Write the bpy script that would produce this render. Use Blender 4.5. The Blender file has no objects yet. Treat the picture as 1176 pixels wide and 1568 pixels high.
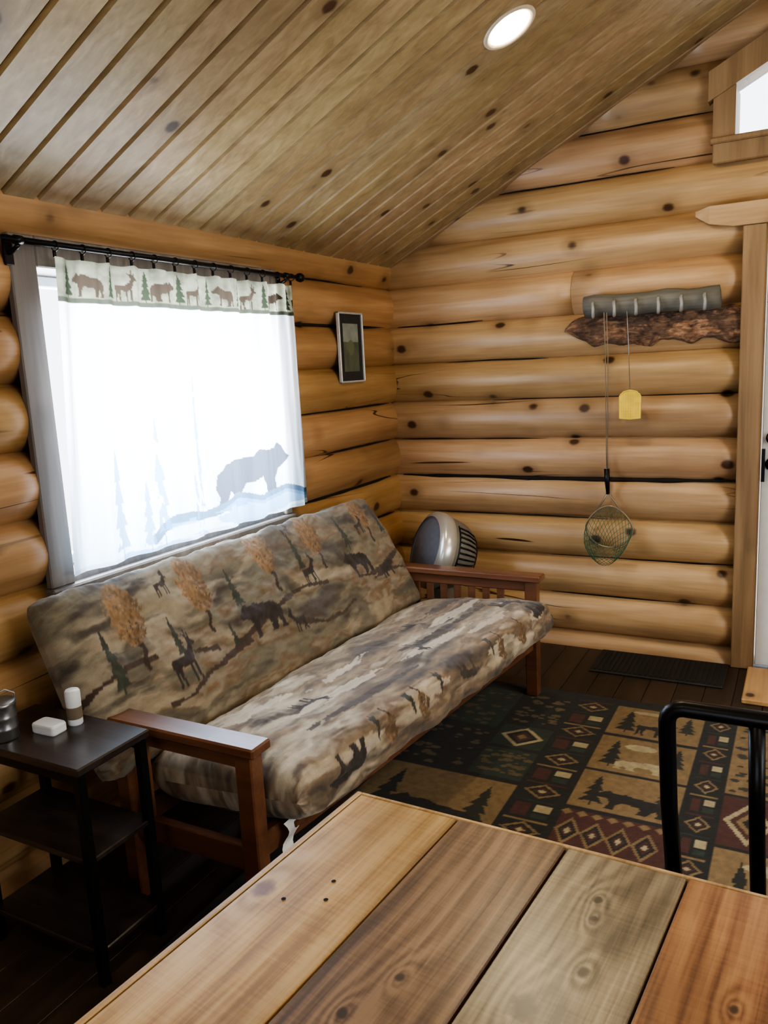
import bpy, math, random
import numpy as np
from mathutils import Matrix, Vector, Euler
random.seed(7); rng=np.random.RandomState(11)
SC=bpy.context.scene
# ------------------------------------------------------------------ helpers
_T=rng.rand(256,256)
def vn(x,y,seed=0):
    x=np.asarray(x,float)+seed*17.31+1000; y=np.asarray(y,float)+seed*9.77+1000
    xi=np.floor(x).astype(int); yi=np.floor(y).astype(int); fx=x-xi; fy=y-yi
    fx=fx*fx*(3-2*fx); fy=fy*fy*(3-2*fy)
    g=lambda a,b:_T[a%256,b%256]
    return (g(xi,yi)*(1-fx)+g(xi+1,yi)*fx)*(1-fy)+(g(xi,yi+1)*(1-fx)+g(xi+1,yi+1)*fx)*fy
def fbm(x,y,seed=0,o=4):
    s=0;a=.5;t=0
    for i in range(o):
        s=s+a*vn(x*2**i,y*2**i,seed+i);t+=a;a*=.5
    return s/t
def inpoly(x,y,poly):
    c=np.zeros(x.shape,bool);n=len(poly)
    for i in range(n):
        x1,y1=poly[i];x2,y2=poly[(i+1)%n]
        if y1==y2: continue
        cond=((y1>y)!=(y2>y))&(x<(x2-x1)*(y-y1)/(y2-y1)+x1)
        c^=cond
    return c
BEAR=[(0,.35),(.02,.55),(.12,.68),(.3,.72),(.45,.74),(.58,.82),(.7,.78),(.76,.8),(.8,.88),(.85,.83),(.93,.72),(1.02,.62),(.99,.55),(.88,.52),(.8,.46),(.76,.3),(.78,.06),(.82,0),(.68,0),(.66,.25),(.6,.38),(.45,.34),(.38,.34),(.34,.2),(.38,0),(.24,0),(.2,.2),(.15,.28),(.11,.15),(.14,0),(0,0),(.03,.2)]
ELK=[(0,.5),(.05,.57),(.3,.56),(.5,.6),(.6,.68),(.66,.78),(.6,.95),(.52,1.02),(.66,.95),(.68,1.1),(.72,.9),(.78,1.06),(.76,.84),(.87,.74),(.84,.69),(.75,.68),(.7,.56),(.65,.42),(.66,0),(.6,0),(.58,.38),(.53,.36),(.52,0),(.46,0),(.45,.36),(.22,.38),(.2,.2),(.22,0),(.16,0),(.13,.25),(.1,.3),(.08,0),(.02,0),(.04,.35)]
PINE=[(.47,0),(.47,.12),(.15,.1),(.36,.3),(.2,.3),(.4,.5),(.27,.5),(.43,.7),(.35,.7),(.5,1),(.65,.7),(.57,.7),(.73,.5),(.6,.5),(.8,.3),(.64,.3),(.85,.1),(.53,.12),(.53,0)]
def stamp(C,U,V,poly,u,v,w,h,col,flip=False,mixf=1.0):
    x=(U-u)/w;y=(V-v)/h
    if flip:x=1-x
    near=(x>-.1)&(x<1.1)&(y>-.1)&(y<1.2)
    m=np.zeros(U.shape,bool); m[near]=inpoly(x[near],y[near],poly)
    C[m]=C[m]*(1-mixf)+np.array(col)*mixf
class MB:
    def __init__(s): s.v=[];s.f=[];s.m=[];s.c=[];s.sm=[]
    def add(s,vs,fs,mat=0,col=(1,1,1),smooth=False):
        o=len(s.v); s.v+= [tuple(map(float,p)) for p in vs]
        for f in fs: s.f.append(tuple(i+o for i in f)); s.m.append(mat); s.sm.append(smooth)
        if len(col)==len(vs) and hasattr(col[0],'__len__'): s.c+= [tuple(c) for c in col]
        else: s.c+=[tuple(col)]*len(vs)
    def box(s,lo,hi,mat=0,col=(1,1,1),bev=0.0,M=None):
        x0,y0,z0=lo;x1,y1,z1=hi;b=min(bev,(x1-x0)*.45,(y1-y0)*.45,(z1-z0)*.45)
        if b<=0:
            vs=[(x0,y0,z0),(x1,y0,z0),(x1,y1,z0),(x0,y1,z0),(x0,y0,z1),(x1,y0,z1),(x1,y1,z1),(x0,y1,z1)]
            fs=[(0,3,2,1),(4,5,6,7),(0,1,5,4),(1,2,6,5),(2,3,7,6),(3,0,4,7)]
        else:
            bm_v=[];idx={}
            for sx in (0,1):
                for sy in (0,1):
                    for sz in (0,1):
                        X=(x0,x1)[sx];Y=(y0,y1)[sy];Z=(z0,z1)[sz];dx=b if sx==0 else -b;dy=b if sy==0 else -b;dz=b if sz==0 else -b
                        idx[(sx,sy,sz,0)]=len(bm_v);bm_v.append((X,Y+dy,Z+dz))
                        idx[(sx,sy,sz,1)]=len(bm_v);bm_v.append((X+dx,Y,Z+dz))
                        idx[(sx,sy,sz,2)]=len(bm_v);bm_v.append((X+dx,Y+dy,Z))
            I=idx;fs=[];vs=bm_v
            for a in (0,1):
                fs.append(tuple(I[(a,p,q,0)] for p,q in ((0,0),(1,0),(1,1),(0,1))))
                fs.append(tuple(I[(p,a,q,1)] for p,q in ((0,0),(1,0),(1,1),(0,1))))
                fs.append(tuple(I[(p,q,a,2)] for p,q in ((0,0),(1,0),(1,1),(0,1))))
            for a in (0,1):
                for c in (0,1):
                    fs.append((I[(a,c,0,0)],I[(a,c,1,0)],I[(a,c,1,1)],I[(a,c,0,1)]))
                    fs.append((I[(a,0,c,0)],I[(a,1,c,0)],I[(a,1,c,2)],I[(a,0,c,2)]))
                    fs.append((I[(0,a,c,1)],I[(1,a,c,1)],I[(1,a,c,2)],I[(0,a,c,2)]))
                    for e in (0,1): fs.append((I[(a,c,e,0)],I[(a,c,e,1)],I[(a,c,e,2)]))
        if M is not None: vs=[tuple(M@Vector(p)) for p in vs]
        s.add(vs,fs,mat,col)
    def tube(s,pts,r,mat=0,col=(1,1,1),n=12,cap=True,closed=False):
        P=[Vector(p) for p in pts];N=len(P);R=r if hasattr(r,'__len__') else [r]*N
        vs=[];prev=None
        for i,p in enumerate(P):
            if closed: t=(P[(i+1)%N]-P[i-1]).normalized()
            else: t=(P[min(i+1,N-1)]-P[max(i-1,0)]).normalized()
            if prev is None:
                a=Vector((0,0,1)) if abs(t.z)<.9 else Vector((1,0,0)); e=t.cross(a).normalized()
            else: e=(prev-t*prev.dot(t)).normalized()
            prev=e;g=t.cross(e)
            for k in range(n):
                th=2*math.pi*k/n; vs.append(p+e*math.cos(th)*R[i]+g*math.sin(th)*R[i])
        fs=[]
        for i in range(N if closed else N-1):
            j=(i+1)%N
            for k in range(n): fs.append((i*n+k,i*n+(k+1)%n,j*n+(k+1)%n,j*n+k))
        if cap and not closed: fs.append(tuple(range(n-1,-1,-1)));fs.append(tuple((N-1)*n+k for k in range(n)))
        s.add(vs,fs,mat,col,True)
    def lathe(s,prof,origin,axis=(0,0,1),mat=0,col=(1,1,1),n=32,smooth=True):
        q=Vector((0,0,1)).rotation_difference(Vector(axis).normalized());o=Vector(origin);vs=[]
        for r,h in prof:
            for k in range(n):
                th=2*math.pi*k/n; vs.append(o+q@Vector((r*math.cos(th),r*math.sin(th),h)))
        fs=[]
        for i in range(len(prof)-1):
            for k in range(n): fs.append((i*n+k,i*n+(k+1)%n,(i+1)*n+(k+1)%n,(i+1)*n+k))
        s.add(vs,fs,mat,col,smooth)
    def grid(s,X,Y,Z,mat=0,col=None,smooth=True,wrapj=False):
        n,m=X.shape;vs=np.stack([X,Y,Z],-1).reshape(-1,3)
        fs=[]
        for i in range(n-1):
            for j in range(m if wrapj else m-1):
                jj=(j+1)%m; fs.append((i*m+j,(i+1)*m+j,(i+1)*m+jj,i*m+jj))
        c=(1,1,1) if col is None else [tuple(q) for q in col.reshape(-1,3)]
        s.add([tuple(q) for q in vs],fs,mat,c,smooth)
    def obj(s,name,mats,parent=None,M=None):
        me=bpy.data.meshes.new(name);me.from_pydata(s.v,[],s.f);
        for m in mats: me.materials.append(m)
        me.polygons.foreach_set('material_index',s.m);me.polygons.foreach_set('use_smooth',s.sm)
        a=me.color_attributes.new('Col','FLOAT_COLOR','POINT')
        arr=np.ones((len(s.v),4),np.float32);arr[:,:3]=np.array(s.c,np.float32);a.data.foreach_set('color',arr.ravel())
        me.validate();me.update()
        o=bpy.data.objects.new(name,me);bpy.context.collection.objects.link(o)
        if M is not None:o.matrix_world=M
        if parent:o.parent=parent
        return o
# ------------------------------------------------------------------ materials
class NT:
    def __init__(s,name):
        s.m=bpy.data.materials.new(name);s.m.use_nodes=True;s.t=s.m.node_tree;s.b=s.t.nodes['Principled BSDF'];s.out=s.t.nodes['Material Output']
    def n(s,t,**k):
        x=s.t.nodes.new(t)
        for a,v in k.items(): setattr(x,a,v)
        return x
    def l(s,a,b): s.t.links.new(a,b)
    def math(s,op,a,b=None,c=None,clamp=False):
        x=s.n('ShaderNodeMath',operation=op);x.use_clamp=clamp
        for i,v in enumerate((a,b,c)):
            if v is None: continue
            if isinstance(v,(int,float)): x.inputs[i].default_value=v
            else: s.l(v,x.inputs[i])
        return x.outputs[0]
    def mix(s,f,a,b,mode='MIX'):
        x=s.n('ShaderNodeMix',data_type='RGBA',blend_type=mode)
        for i,v in ((0,f),(6,a),(7,b)):
            if isinstance(v,(int,float)): x.inputs[i].default_value=v
            elif isinstance(v,tuple): x.inputs[i].default_value=(*v[:3],1)
            else: s.l(v,x.inputs[i])
        return x.outputs[2]
    def coords(s,scale=(1,1,1),loc=(0,0,0)):
        if not hasattr(s,'tc'): s.tc=s.n('ShaderNodeTexCoord')
        mp=s.n('ShaderNodeMapping');mp.inputs['Scale'].default_value=scale;mp.inputs['Location'].default_value=loc
        s.l(s.tc.outputs['Object'],mp.inputs[0]);return mp.outputs[0]
    def noise(s,vec,scale=1,detail=4,dist=0,rough=.5):
        x=s.n('ShaderNodeTexNoise');x.inputs['Scale'].default_value=scale;x.inputs['Detail'].default_value=detail;x.inputs['Distortion'].default_value=dist;x.inputs['Roughness'].default_value=rough
        s.l(vec,x.inputs['Vector']);return x.outputs['Fac']
    def ramp(s,f,stops):
        x=s.n('ShaderNodeValToRGB');e=x.color_ramp.elements
        while len(e)<len(stops): e.new(.5)
        for i,(p,c) in enumerate(stops): e[i].position=p;e[i].color=(*c,1)
        s.l(f,x.inputs[0]);return x.outputs[0]
    def attr(s):
        x=s.n('ShaderNodeAttribute',attribute_name='Col');return x.outputs['Color']
    def bump(s,h,strength=.3,dist=.01):
        x=s.n('ShaderNodeBump');x.inputs['Strength'].default_value=strength;x.inputs['Distance'].default_value=dist
        s.l(h,x.inputs['Height']);s.l(x.outputs[0],s.b.inputs['Normal'])
def simple(name,col,rough=.5,metal=0,var=.12,scale=30,useattr=False,bump=0,coat=0):
    t=NT(name);f=t.noise(t.coords(),scale,3)
    c=t.ramp(f,[(.3,tuple(x*(1-var) for x in col)),(.7,tuple(min(1,x*(1+var)) for x in col))])
    if useattr: c=t.mix(1.0,c,t.attr(),'MULTIPLY')
    t.l(c,t.b.inputs['Base Color']);t.b.inputs['Roughness'].default_value=rough;t.b.inputs['Metallic'].default_value=metal
    t.b.inputs['Coat Weight'].default_value=coat
    if bump: t.bump(f,bump,.004)
    return t.m
def wood(name,dark,mid,light,axis=0,across=14,along=.9,rough=.45,knots=5,kr=.09,kcol=(.055,.024,.010),cracks=False,coat=0,fibre=90,contrast=.19,spec=.5,bs=.15):
    t=NT(name);sc=[across]*3;sc[axis]=along;f1=t.noise(t.coords(tuple(sc)),1,5,.9)
    sc2=[fibre]*3;sc2[axis]=fibre*.05;f2=t.noise(t.coords(tuple(sc2)),1,3)
    f=t.math('ADD',t.math('MULTIPLY',f1,.72),t.math('MULTIPLY',f2,.28))
    c=t.ramp(f,[(.5-contrast,dark),(.5,mid),(.5+contrast,light)])
    big=t.noise(t.coords((1.3,1.3,1.3)),1,3);c=t.mix(1.0,c,t.ramp(big,[(.3,(.74,.71,.68)),(.7,(1.12,1.12,1.12))]),'MULTIPLY')
    if knots:
        sk=[1]*3;sk[axis]=.8;v=t.n('ShaderNodeTexVoronoi');v.inputs['Scale'].default_value=knots;t.l(t.coords(tuple(sk)),v.inputs['Vector'])
        d=t.math('ADD',v.outputs['Distance'],t.math('MULTIPLY',t.math('SUBTRACT',f2,.5),.04))
        k=t.n('ShaderNodeMapRange');k.interpolation_type='SMOOTHSTEP';k.inputs[1].default_value=kr*1.25;k.inputs[2].default_value=kr*.65;t.l(d,k.inputs[0])
        k2=t.n('ShaderNodeMapRange');k2.interpolation_type='SMOOTHSTEP';k2.inputs[1].default_value=kr*2.8;k2.inputs[2].default_value=kr*.9;k2.inputs[4].default_value=.5;t.l(d,k2.inputs[0])
        c=t.mix(k2.outputs[0],c,tuple(x*.7 for x in dark));c=t.mix(k.outputs[0],c,kcol)
    if cracks:
        for (ac,al,lo,off,th,mo) in ((5.5,.42,.50,(3.3,1.7,5.1),.005,(8,2,4)),):
            sc3=[ac]*3;sc3[axis]=al;n=t.noise(t.coords(tuple(sc3),off),1,2,.3)
            m=t.math('ABSOLUTE',t.math('SUBTRACT',n,.5));r=t.n('ShaderNodeMapRange');r.inputs[1].default_value=th;r.inputs[2].default_value=th*.4;t.l(m,r.inputs[0])
            ms=t.noise(t.coords((.9,.9,2.3),mo),1,1);r2=t.n('ShaderNodeMapRange');r2.inputs[1].default_value=lo;r2.inputs[2].default_value=lo+.07;t.l(ms,r2.inputs[0])
            c=t.mix(t.math('MULTIPLY',r.outputs[0],r2.outputs[0]),c,(.05,.024,.012))
    c=t.mix(1.0,c,t.attr(),'MULTIPLY')
    t.l(c,t.b.inputs['Base Color']);t.b.inputs['Roughness'].default_value=rough;t.b.inputs['Coat Weight'].default_value=coat;t.b.inputs['Coat Roughness'].default_value=.3;t.b.inputs['Specular IOR Level'].default_value=spec
    t.bump(f,bs,.006);return t.m
LOGX=wood('log_pine_x',(.36,.22,.105),(.50,.325,.165),(.62,.43,.245),0,cracks=True,rough=.42,coat=.12,kr=.12,bs=.22)
LOGY=wood('log_pine_y',(.32,.175,.070),(.45,.265,.115),(.56,.36,.175),1,cracks=True,rough=.42,coat=.12,kr=.12,bs=.22)
CEIL=wood('ceiling_pine',(.26,.18,.088),(.36,.26,.135),(.45,.34,.19),0,rough=.45,knots=6,kr=.13,coat=.05,across=22,spec=.35)
TRIM=wood('trim_wood',(.20,.125,.06),(.30,.19,.095),(.39,.26,.14),2,rough=.5,knots=4)
WTRIM=wood('window_trim_wood_shaded',(.13,.115,.105),(.19,.17,.155),(.26,.235,.21),2,rough=.55,knots=4)  # weathered grey, darkened so the colour carries the shade on the trim
FLOORM=wood('floor_wood',(.026,.016,.011),(.043,.028,.019),(.065,.043,.030),1,rough=.5,knots=0)
CHERRY=wood('cherry_frame',(.095,.036,.018),(.145,.058,.028),(.21,.09,.044),0,rough=.32,knots=0,coat=.35)
BLACK=simple('black_metal',(.012,.012,.014),.35,.6)
CRACK=simple('log_gap_dark',(.010,.006,.004),.95)  # near-black tubes stand in for the dark inside open gaps and cracks
SIDEM=wood('dark_laminate',(.016,.012,.012),(.028,.021,.02),(.045,.034,.03),0,rough=.22,knots=0,coat=.3)
WHITE=simple('white_paint',(.74,.77,.80),.4,0,.03)
GREYW=wood('weathered_log',(.085,.085,.075),(.16,.16,.14),(.26,.25,.225),0,rough=.8,knots=0)
BARK=wood('bark',(.045,.028,.02),(.13,.08,.05),(.27,.18,.12),0,across=45,along=18,rough=.9,knots=0,fibre=160)
def attrmat(name,rough=.9,sheen=.2,scale=500,bs=.2):
    t=NT(name);f=t.noise(t.coords(),scale,2);c=t.mix(1.0,t.attr(),t.ramp(f,[(.3,(.86,.86,.86)),(.7,(1.1,1.1,1.1))]),'MULTIPLY')
    t.l(c,t.b.inputs['Base Color']);t.b.inputs['Roughness'].default_value=rough;t.b.inputs['Sheen Weight'].default_value=sheen;t.bump(f,bs,.002);return t.m
FABRIC=attrmat('futon_print_fabric');RUGM=attrmat('rug_wool',1,.1,350,.5)
# ------------------------------------------------------------------ room
PITCH=.2055;Z0=.07;RIDX=2.2;RW=4.4;YB=-6.0;CE=2.0;CS=.5
cz=lambda x: CE+CS*(x if x<=RIDX else RW-x)
def logseg(mb,axis,a,b,fix,z,r,mat,seed,tint):
    n=max(3,int(abs(b-a)*7));pts=[];R=[]
    for i in range(n+1):
        q=a+(b-a)*i/n
        w=.007*(float(vn(q*1.3,seed,3))-.5)*2;rr=r*(1+.07*(float(vn(q*.9,seed*3.1,5))-.5))
        pts.append((q,fix+w,z+.008*(float(vn(q*1.1,seed,9))-.5)) if axis==0 else (fix+w,q,z+.008*(float(vn(q*1.1,seed,9))-.5)));R.append(rr)
    mb.tube(pts,R,mat,tint,n=32)
def tintr():
    v=random.uniform(.84,1.10);return (v,v*random.uniform(.95,1.02),v*random.uniform(.88,1.04))
def gap(mb,axis,a,b,fix,z,r,seed,amp=.006):
    n=max(6,int(abs(b-a)*22));pts=[];R=[]
    for i in range(n+1):
        q=a+(b-a)*i/n;e=min(1,6*i/n,6*(n-i)/n);zz=z+amp*2*(float(fbm(q*3,seed,4))-.5);rr=r*(.25+.75*e)*(.6+.8*float(vn(q*9,seed,2)))
        pts.append((q,fix,zz) if axis==0 else (fix,q,zz));R.append(rr)
    mb.tube(pts,R,1,n=8)
R_=.1135
mb=MB()
for k in range(-1,10):
    z=Z0+PITCH*(k+.5);t=tintr()
    if 4<=k<=8:
        logseg(mb,1,YB-.1,-2.37,-.055,z,R_,0,k,t);logseg(mb,1,-1.17,.12,-.055,z,R_,0,k+40,t)
    else: logseg(mb,1,YB-.1,.12,-.055,z,R_,0,k,t)
for k,a,b,r in ((8,-1.05,-.06,.007),(6,-1.0,-.06,.005),(5,-.75,-.06,.004),(4,-1.0,-.08,.008),(3,-.9,-.06,.006),(9,-2.6,-.3,.004)): gap(mb,1,a,b,.002,Z0+PITCH*k,r,k)
mb.obj('wall_left',[LOGY,CRACK])
mb=MB()
for k in range(-1,17):
    z=Z0+PITCH*(k+.5)
    xs=max(-.12,(z-.06-CE)/CS-.08);xe=RW-xs;t=tintr();segs=[(xs,xe)]
    if xs>=RIDX-.05: continue
    if k<=9: segs=[(xs,1.83),(2.75,xe)]
    if k in(11,12): segs=[(xs,1.72),(2.68,xe)]
    if k==13: segs=[(xs,1.95),(2.45,xe)]
    if k==8: segs=[(xs,1.03),(1.033,1.83),(2.75,xe)]
    for j,(a,b) in enumerate(segs):
        if b>a: logseg(mb,0,a,b,.055,z,R_,0,k*3+j+100,t)
for k,a,b,r,fy in ((4,.05,1.795,.0115,-.008),(8,.05,.55,.005,.001),(12,.95,1.66,.007,0),(7,.3,.9,.003,.001),(6,.6,1.79,.003,.001),(3,.2,1.2,.003,.001),(2,.9,1.79,.004,.001),(1,.9,1.79,.004,.001),(11,.6,1.5,.003,.001),(5,.05,.9,.004,.001)): gap(mb,0,a,b,fy,Z0+PITCH*k,r,k+20)
al=math.radians(-35)
pts=[];R=[]
for i in range(40):
    x=.62+.45*i/39;aa=al+.10*(float(fbm(x*3.1,3,6))-.5)*2;pts.append((x,.055-R_*math.cos(aa),Z0+PITCH*4.5+R_*math.sin(aa)));R.append(.0045*(.35+1.0*float(vn(x*8,1,1)))*min(1,i/6,(39-i)/6+.1)+.0003)
mb.tube(pts,R,1,n=8)
mb.obj('wall_gable',[LOGX,CRACK])
mb=MB()
for k in range(-1,10):
    z=Z0+PITCH*(k+.5);t=tintr()
    for a,b in ([(YB-.1,-3.5),(-1.6,.12)] if 4<=k<=8 else [(YB-.1,.12)]): logseg(mb,1,a,b,RW+.06,z,R_,0,k+200,t)
mb.obj('wall_right',[LOGY])
mb=MB()
for k in range(-1,17):
    z=Z0+PITCH*(k+.5);xs=max(-.12,(z-.06-CE)/CS-.08)
    if xs>=RIDX-.05: continue
    t=tintr()
    for a,b in ([(xs,1.2),(3.0,RW-xs)] if 4<=k<=8 else [(xs,RW-xs)]): logseg(mb,0,a,b,YB-.06,z,R_,0,k+300,t)
mb.obj('wall_back',[LOGX])
# ceiling boards
mb=MB();W=.118;y=YB-.1;ZE=CE-CS*.15
while y<.12:
    for sd in (0,1):
        t=tintr();v=[]
        xa,xb=(-.15,RIDX) if sd==0 else (RIDX,RW+.15)
        za,zb=(ZE if sd==0 else cz(RIDX)),(cz(RIDX) if sd==0 else ZE)
        y0,y1=y+.0035,y+W-.0035;b=.006
        prof=[(y0,.012),(y0+b,0),(y1-b,0),(y1,.012),(y1,.02),(y0,.02)]
        vs=[(xa,p,za+q) for p,q in prof]+[(xb,p,zb+q) for p,q in prof]
        fs=[(i,(i+1)%6,6+(i+1)%6,6+i) for i in range(6)]
        mb.add(vs,fs,0,t)
    y+=W
for xa,za,xb,zb in((-.15,ZE,RIDX,cz(RIDX)),(RIDX,cz(RIDX),RW+.15,ZE)):
    mb.add([(xa,YB-.1,za+.02),(xb,YB-.1,zb+.02),(xb,.12,zb+.02),(xa,.12,za+.02),(xa,YB-.1,za+.1),(xb,YB-.1,zb+.1),(xb,.12,zb+.1),(xa,.12,za+.1)],[(0,1,2,3),(4,5,6,7),(0,1,5,4),(1,2,6,5),(2,3,7,6),(3,0,4,7)],1)
mb.obj('ceiling',[CEIL,simple('groove_dark',(.03,.016,.008),.9)])
mb=MB();x=-.2
while x<RW+.2:
    t=random.uniform(.8,1.15);mb.box((x,YB-.1,-.04),(x+.118,.12,0),0,(t,t,t),.0015);x+=.12
mb.box((-.2,YB-.1,-.06),(RW+.2,.12,-.041),0)
mb.obj('floor',[FLOORM])
# ------------------------------------------------------------------ windows / trims
GL=NT('window_glass');tr=GL.n('ShaderNodeBsdfTransparent');gl=GL.n('ShaderNodeBsdfGlossy');gl.inputs['Roughness'].default_value=.02;mx=GL.n('ShaderNodeMixShader');mx.inputs[0].default_value=.05
GL.l(tr.outputs[0],mx.inputs[1]);GL.l(gl.outputs[0],mx.inputs[2]);GL.l(mx.outputs[0],GL.out.inputs[0]);GLASS=GL.m
def window_x(name,x,y0,y1,z0,z1,sgn,tm,tw=.09,mull=True):
    mb=MB();X=lambda a,b:(min(a,b),max(a,b))
    a,b=X(x+sgn*.035,x+sgn*.062)
    mb.box((a,y0-tw,z0-.02),(b,y0,z1+tw),0,(1,1,1),.004);mb.box((a,y1,z0-.02),(b,y1+tw*.5,z1+tw),0,(.95,.95,.95),.004)
    mb.box((a,y0,z1),(b,y1,z1+tw),0,(1,1,1),.004)
    a,b=X(x+sgn*.035,x+sgn*.08);mb.box((a,y0-tw-.01,z0-.06),(b,y1+tw*.5+.01,z0-.02),0,(.9,.9,.9),.006)
    a,b=X(x-sgn*.14,x+sgn*.04)
    mb.box((a,y0-.03,z0-.05),(b,y0,z1+.03),0);mb.box((a,y1,z0-.05),(b,y1+.03,z1+.03),0);mb.box((a,y0,z1),(b,y1,z1+.03),0);mb.box((a,y0,z0-.05),(b,y1,z0),0)
    a,b=X(x-sgn*.13,x-sgn*.09)
    for q in ((y0,y0+.035,z0,z1),(y1-.035,y1,z0,z1),(y0,y1,z0,z0+.035),(y0,y1,z1-.035,z1)): mb.box((a,q[0],q[2]),(b,q[1],q[3]),1,(1,1,1),.004)
    if mull: ym=(y0+y1)/2;mb.box((a,ym-.02,z0),(b,ym+.02,z1),1,(1,1,1),.004)
    g=x-sgn*.11;mb.add([(g,y0,z0),(g,y1,z0),(g,y1,z1),(g,y0,z1)],[(0,1,2,3)],2)
    return mb.obj(name,[tm,WHITE,GLASS])
window_x('window_1',0,-2.35,-1.19,.90,1.84,1,WTRIM)
window_x('window_2',RW,-3.48,-1.62,.90,1.84,-1,TRIM)
mb=MB()
for q in ((1.1,1.2,.84,1.93),(3.0,3.1,.84,1.93),(1.1,3.1,.84,.93),(1.1,3.1,1.84,1.93)): mb.box((q[0],YB+.03,q[2]),(q[1],YB+.06,q[3]),0,(1,1,1),.004)
mb.add([(1.2,YB-.1,.9),(3,YB-.1,.9),(3,YB-.1,1.85),(1.2,YB-.1,1.85)],[(0,1,2,3)],2);mb.obj('added_back_window',[TRIM,WHITE,GLASS])  # unseen back window, added to throw light into the room
mb=MB();g0,g1=1.755,2.645;zb=2.395;hz=lambda x:2.61+CS*(min(x,RW-x)-1.755)
mb.box((g0-.09,-.085,2.30),(g1+.09,-.05,zb),0,(.85,.85,.85),.005)
mb.box((g0-.1,-.1,zb-.015),(g1+.1,-.05,zb+.01),0,(.9,.9,.9),.005)
for xa,xb,sx in ((g0-.09,g0,0),(g1,g1+.09,1)):
    mb.add([(xa,-.08,zb),(xb,-.08,zb),(xb,-.08,hz(xb)+.02),(xa,-.08,hz(xa)+.02),(xa,.0,zb),(xb,.0,zb),(xb,.0,hz(xb)+.02),(xa,.0,hz(xa)+.02)],[(0,1,2,3),(4,7,6,5),(0,4,5,1),(1,5,6,2),(2,6,7,3),(3,7,4,0)],0,(.95,.95,.95))
for xa,xb in ((g0-.11,RIDX),(RIDX,g1+.11)):
    mb.add([(xa,-.09,hz(xa)),(xb,-.09,hz(xb)),(xb,-.09,hz(xb)+.12),(xa,-.09,hz(xa)+.12),(xa,.05,hz(xa)),(xb,.05,hz(xb)),(xb,.05,hz(xb)+.12),(xa,.05,hz(xa)+.12)],[(0,1,2,3),(4,7,6,5),(0,4,5,1),(1,5,6,2),(2,6,7,3),(3,7,4,0)],0,(1,1,1))
mb.box((g0-.03,0,zb-.05),(g0,.14,2.62),0);mb.box((g1,0,zb-.05),(g1+.03,.14,2.62),0);mb.box((g0,0,zb-.05),(g1,.14,zb),0)
mb.add([(g0,.1,zb),(g1,.1,zb),(g1,.1,2.62),(RIDX,.1,hz(RIDX)+.02),(g0,.1,2.62)],[(0,1,2,3,4)],2)
mb.obj('window_4',[TRIM,WHITE,GLASS])
mb=MB()
mb.box((1.798,-.085,0),(1.89,-.045,2.03),0,(1,1,1),.004);mb.box((2.71,-.085,0),(2.80,-.045,2.03),0,(1,1,1),.004)
mb.add([(1.60,-.075,2.09),(1.66,-.095,2.05),(1.76,-.095,2.03),(2.84,-.095,2.03),(2.84,-.095,2.125),(1.66,-.095,2.125),(1.60,-.075,2.11),
        (1.60,-.03,2.09),(1.66,-.03,2.05),(1.76,-.03,2.03),(2.84,-.03,2.03),(2.84,-.03,2.125),(1.66,-.03,2.125),(1.60,-.03,2.11)],[(0,1,2,3,4,5,6),(13,12,11,10,9,8,7)]+[(i,i+7,(i+1)%7+7,(i+1)%7) for i in range(7)],1,(.95,.95,.95))
mb.box((1.86,-.06,0),(1.895,.12,2.06),0);mb.box((2.705,-.06,0),(2.74,.12,2.06),0);mb.box((1.86,-.06,2.03),(2.74,.12,2.08),0)
mb.obj('trim_door',[TRIM,LOGX])
mb=MB();mb.box((1.90,-.04,.012),(2.70,.005,2.025),0,(1,1,1),.003)
for a,b in ((.15,.95),(1.1,1.9)):
    for p,q in ((2.0,2.26),(2.34,2.6)):
        mb.box((p,-.047,a),(q,-.04,b),0,(.97,.97,.97),.003);mb.box((p+.03,-.052,a+.03),(q-.03,-.046,b-.03),0,(1,1,1),.003)
mb.lathe([(0,0),(.03,0),(.03,.008),(.012,.012),(.012,.045),(0,.045)],(1.945,-.04,.98),(0,-1,0),1)
mb.tube([(1.945,-.082,.98),(1.98,-.085,.98),(2.06,-.085,.975)],[.011,.011,.008],1)
mb.lathe([(0,0),(.03,0),(.03,.015),(.02,.02),(0,.02)],(1.945,-.04,1.1),(0,-1,0),1)
mb.box((1.90,-.06,.9),(1.915,-.035,1.05),1)
mb.obj('door_1',[WHITE,BLACK])
mb=MB();mb.box((1.875,-.5,0),(2.78,-.1,.022),0,(1.1,1.05,1.0),.004);mb.obj('wooden_door_step',[wood('step_pine',(.40,.24,.10),(.52,.33,.15),(.62,.43,.22),1,knots=6,kr=.13)])
mb=MB()
mb.box((1.19,-.37,0),(1.79,-.07,.010),0,(1,1,1),.003)
for i in range(24): mb.box((1.21+i*.0235,-.355,.010),(1.221+i*.0235,-.085,.014),0)
mb.obj('door_mat',[simple('rubber_mat',(.014,.015,.018),.6)])
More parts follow.
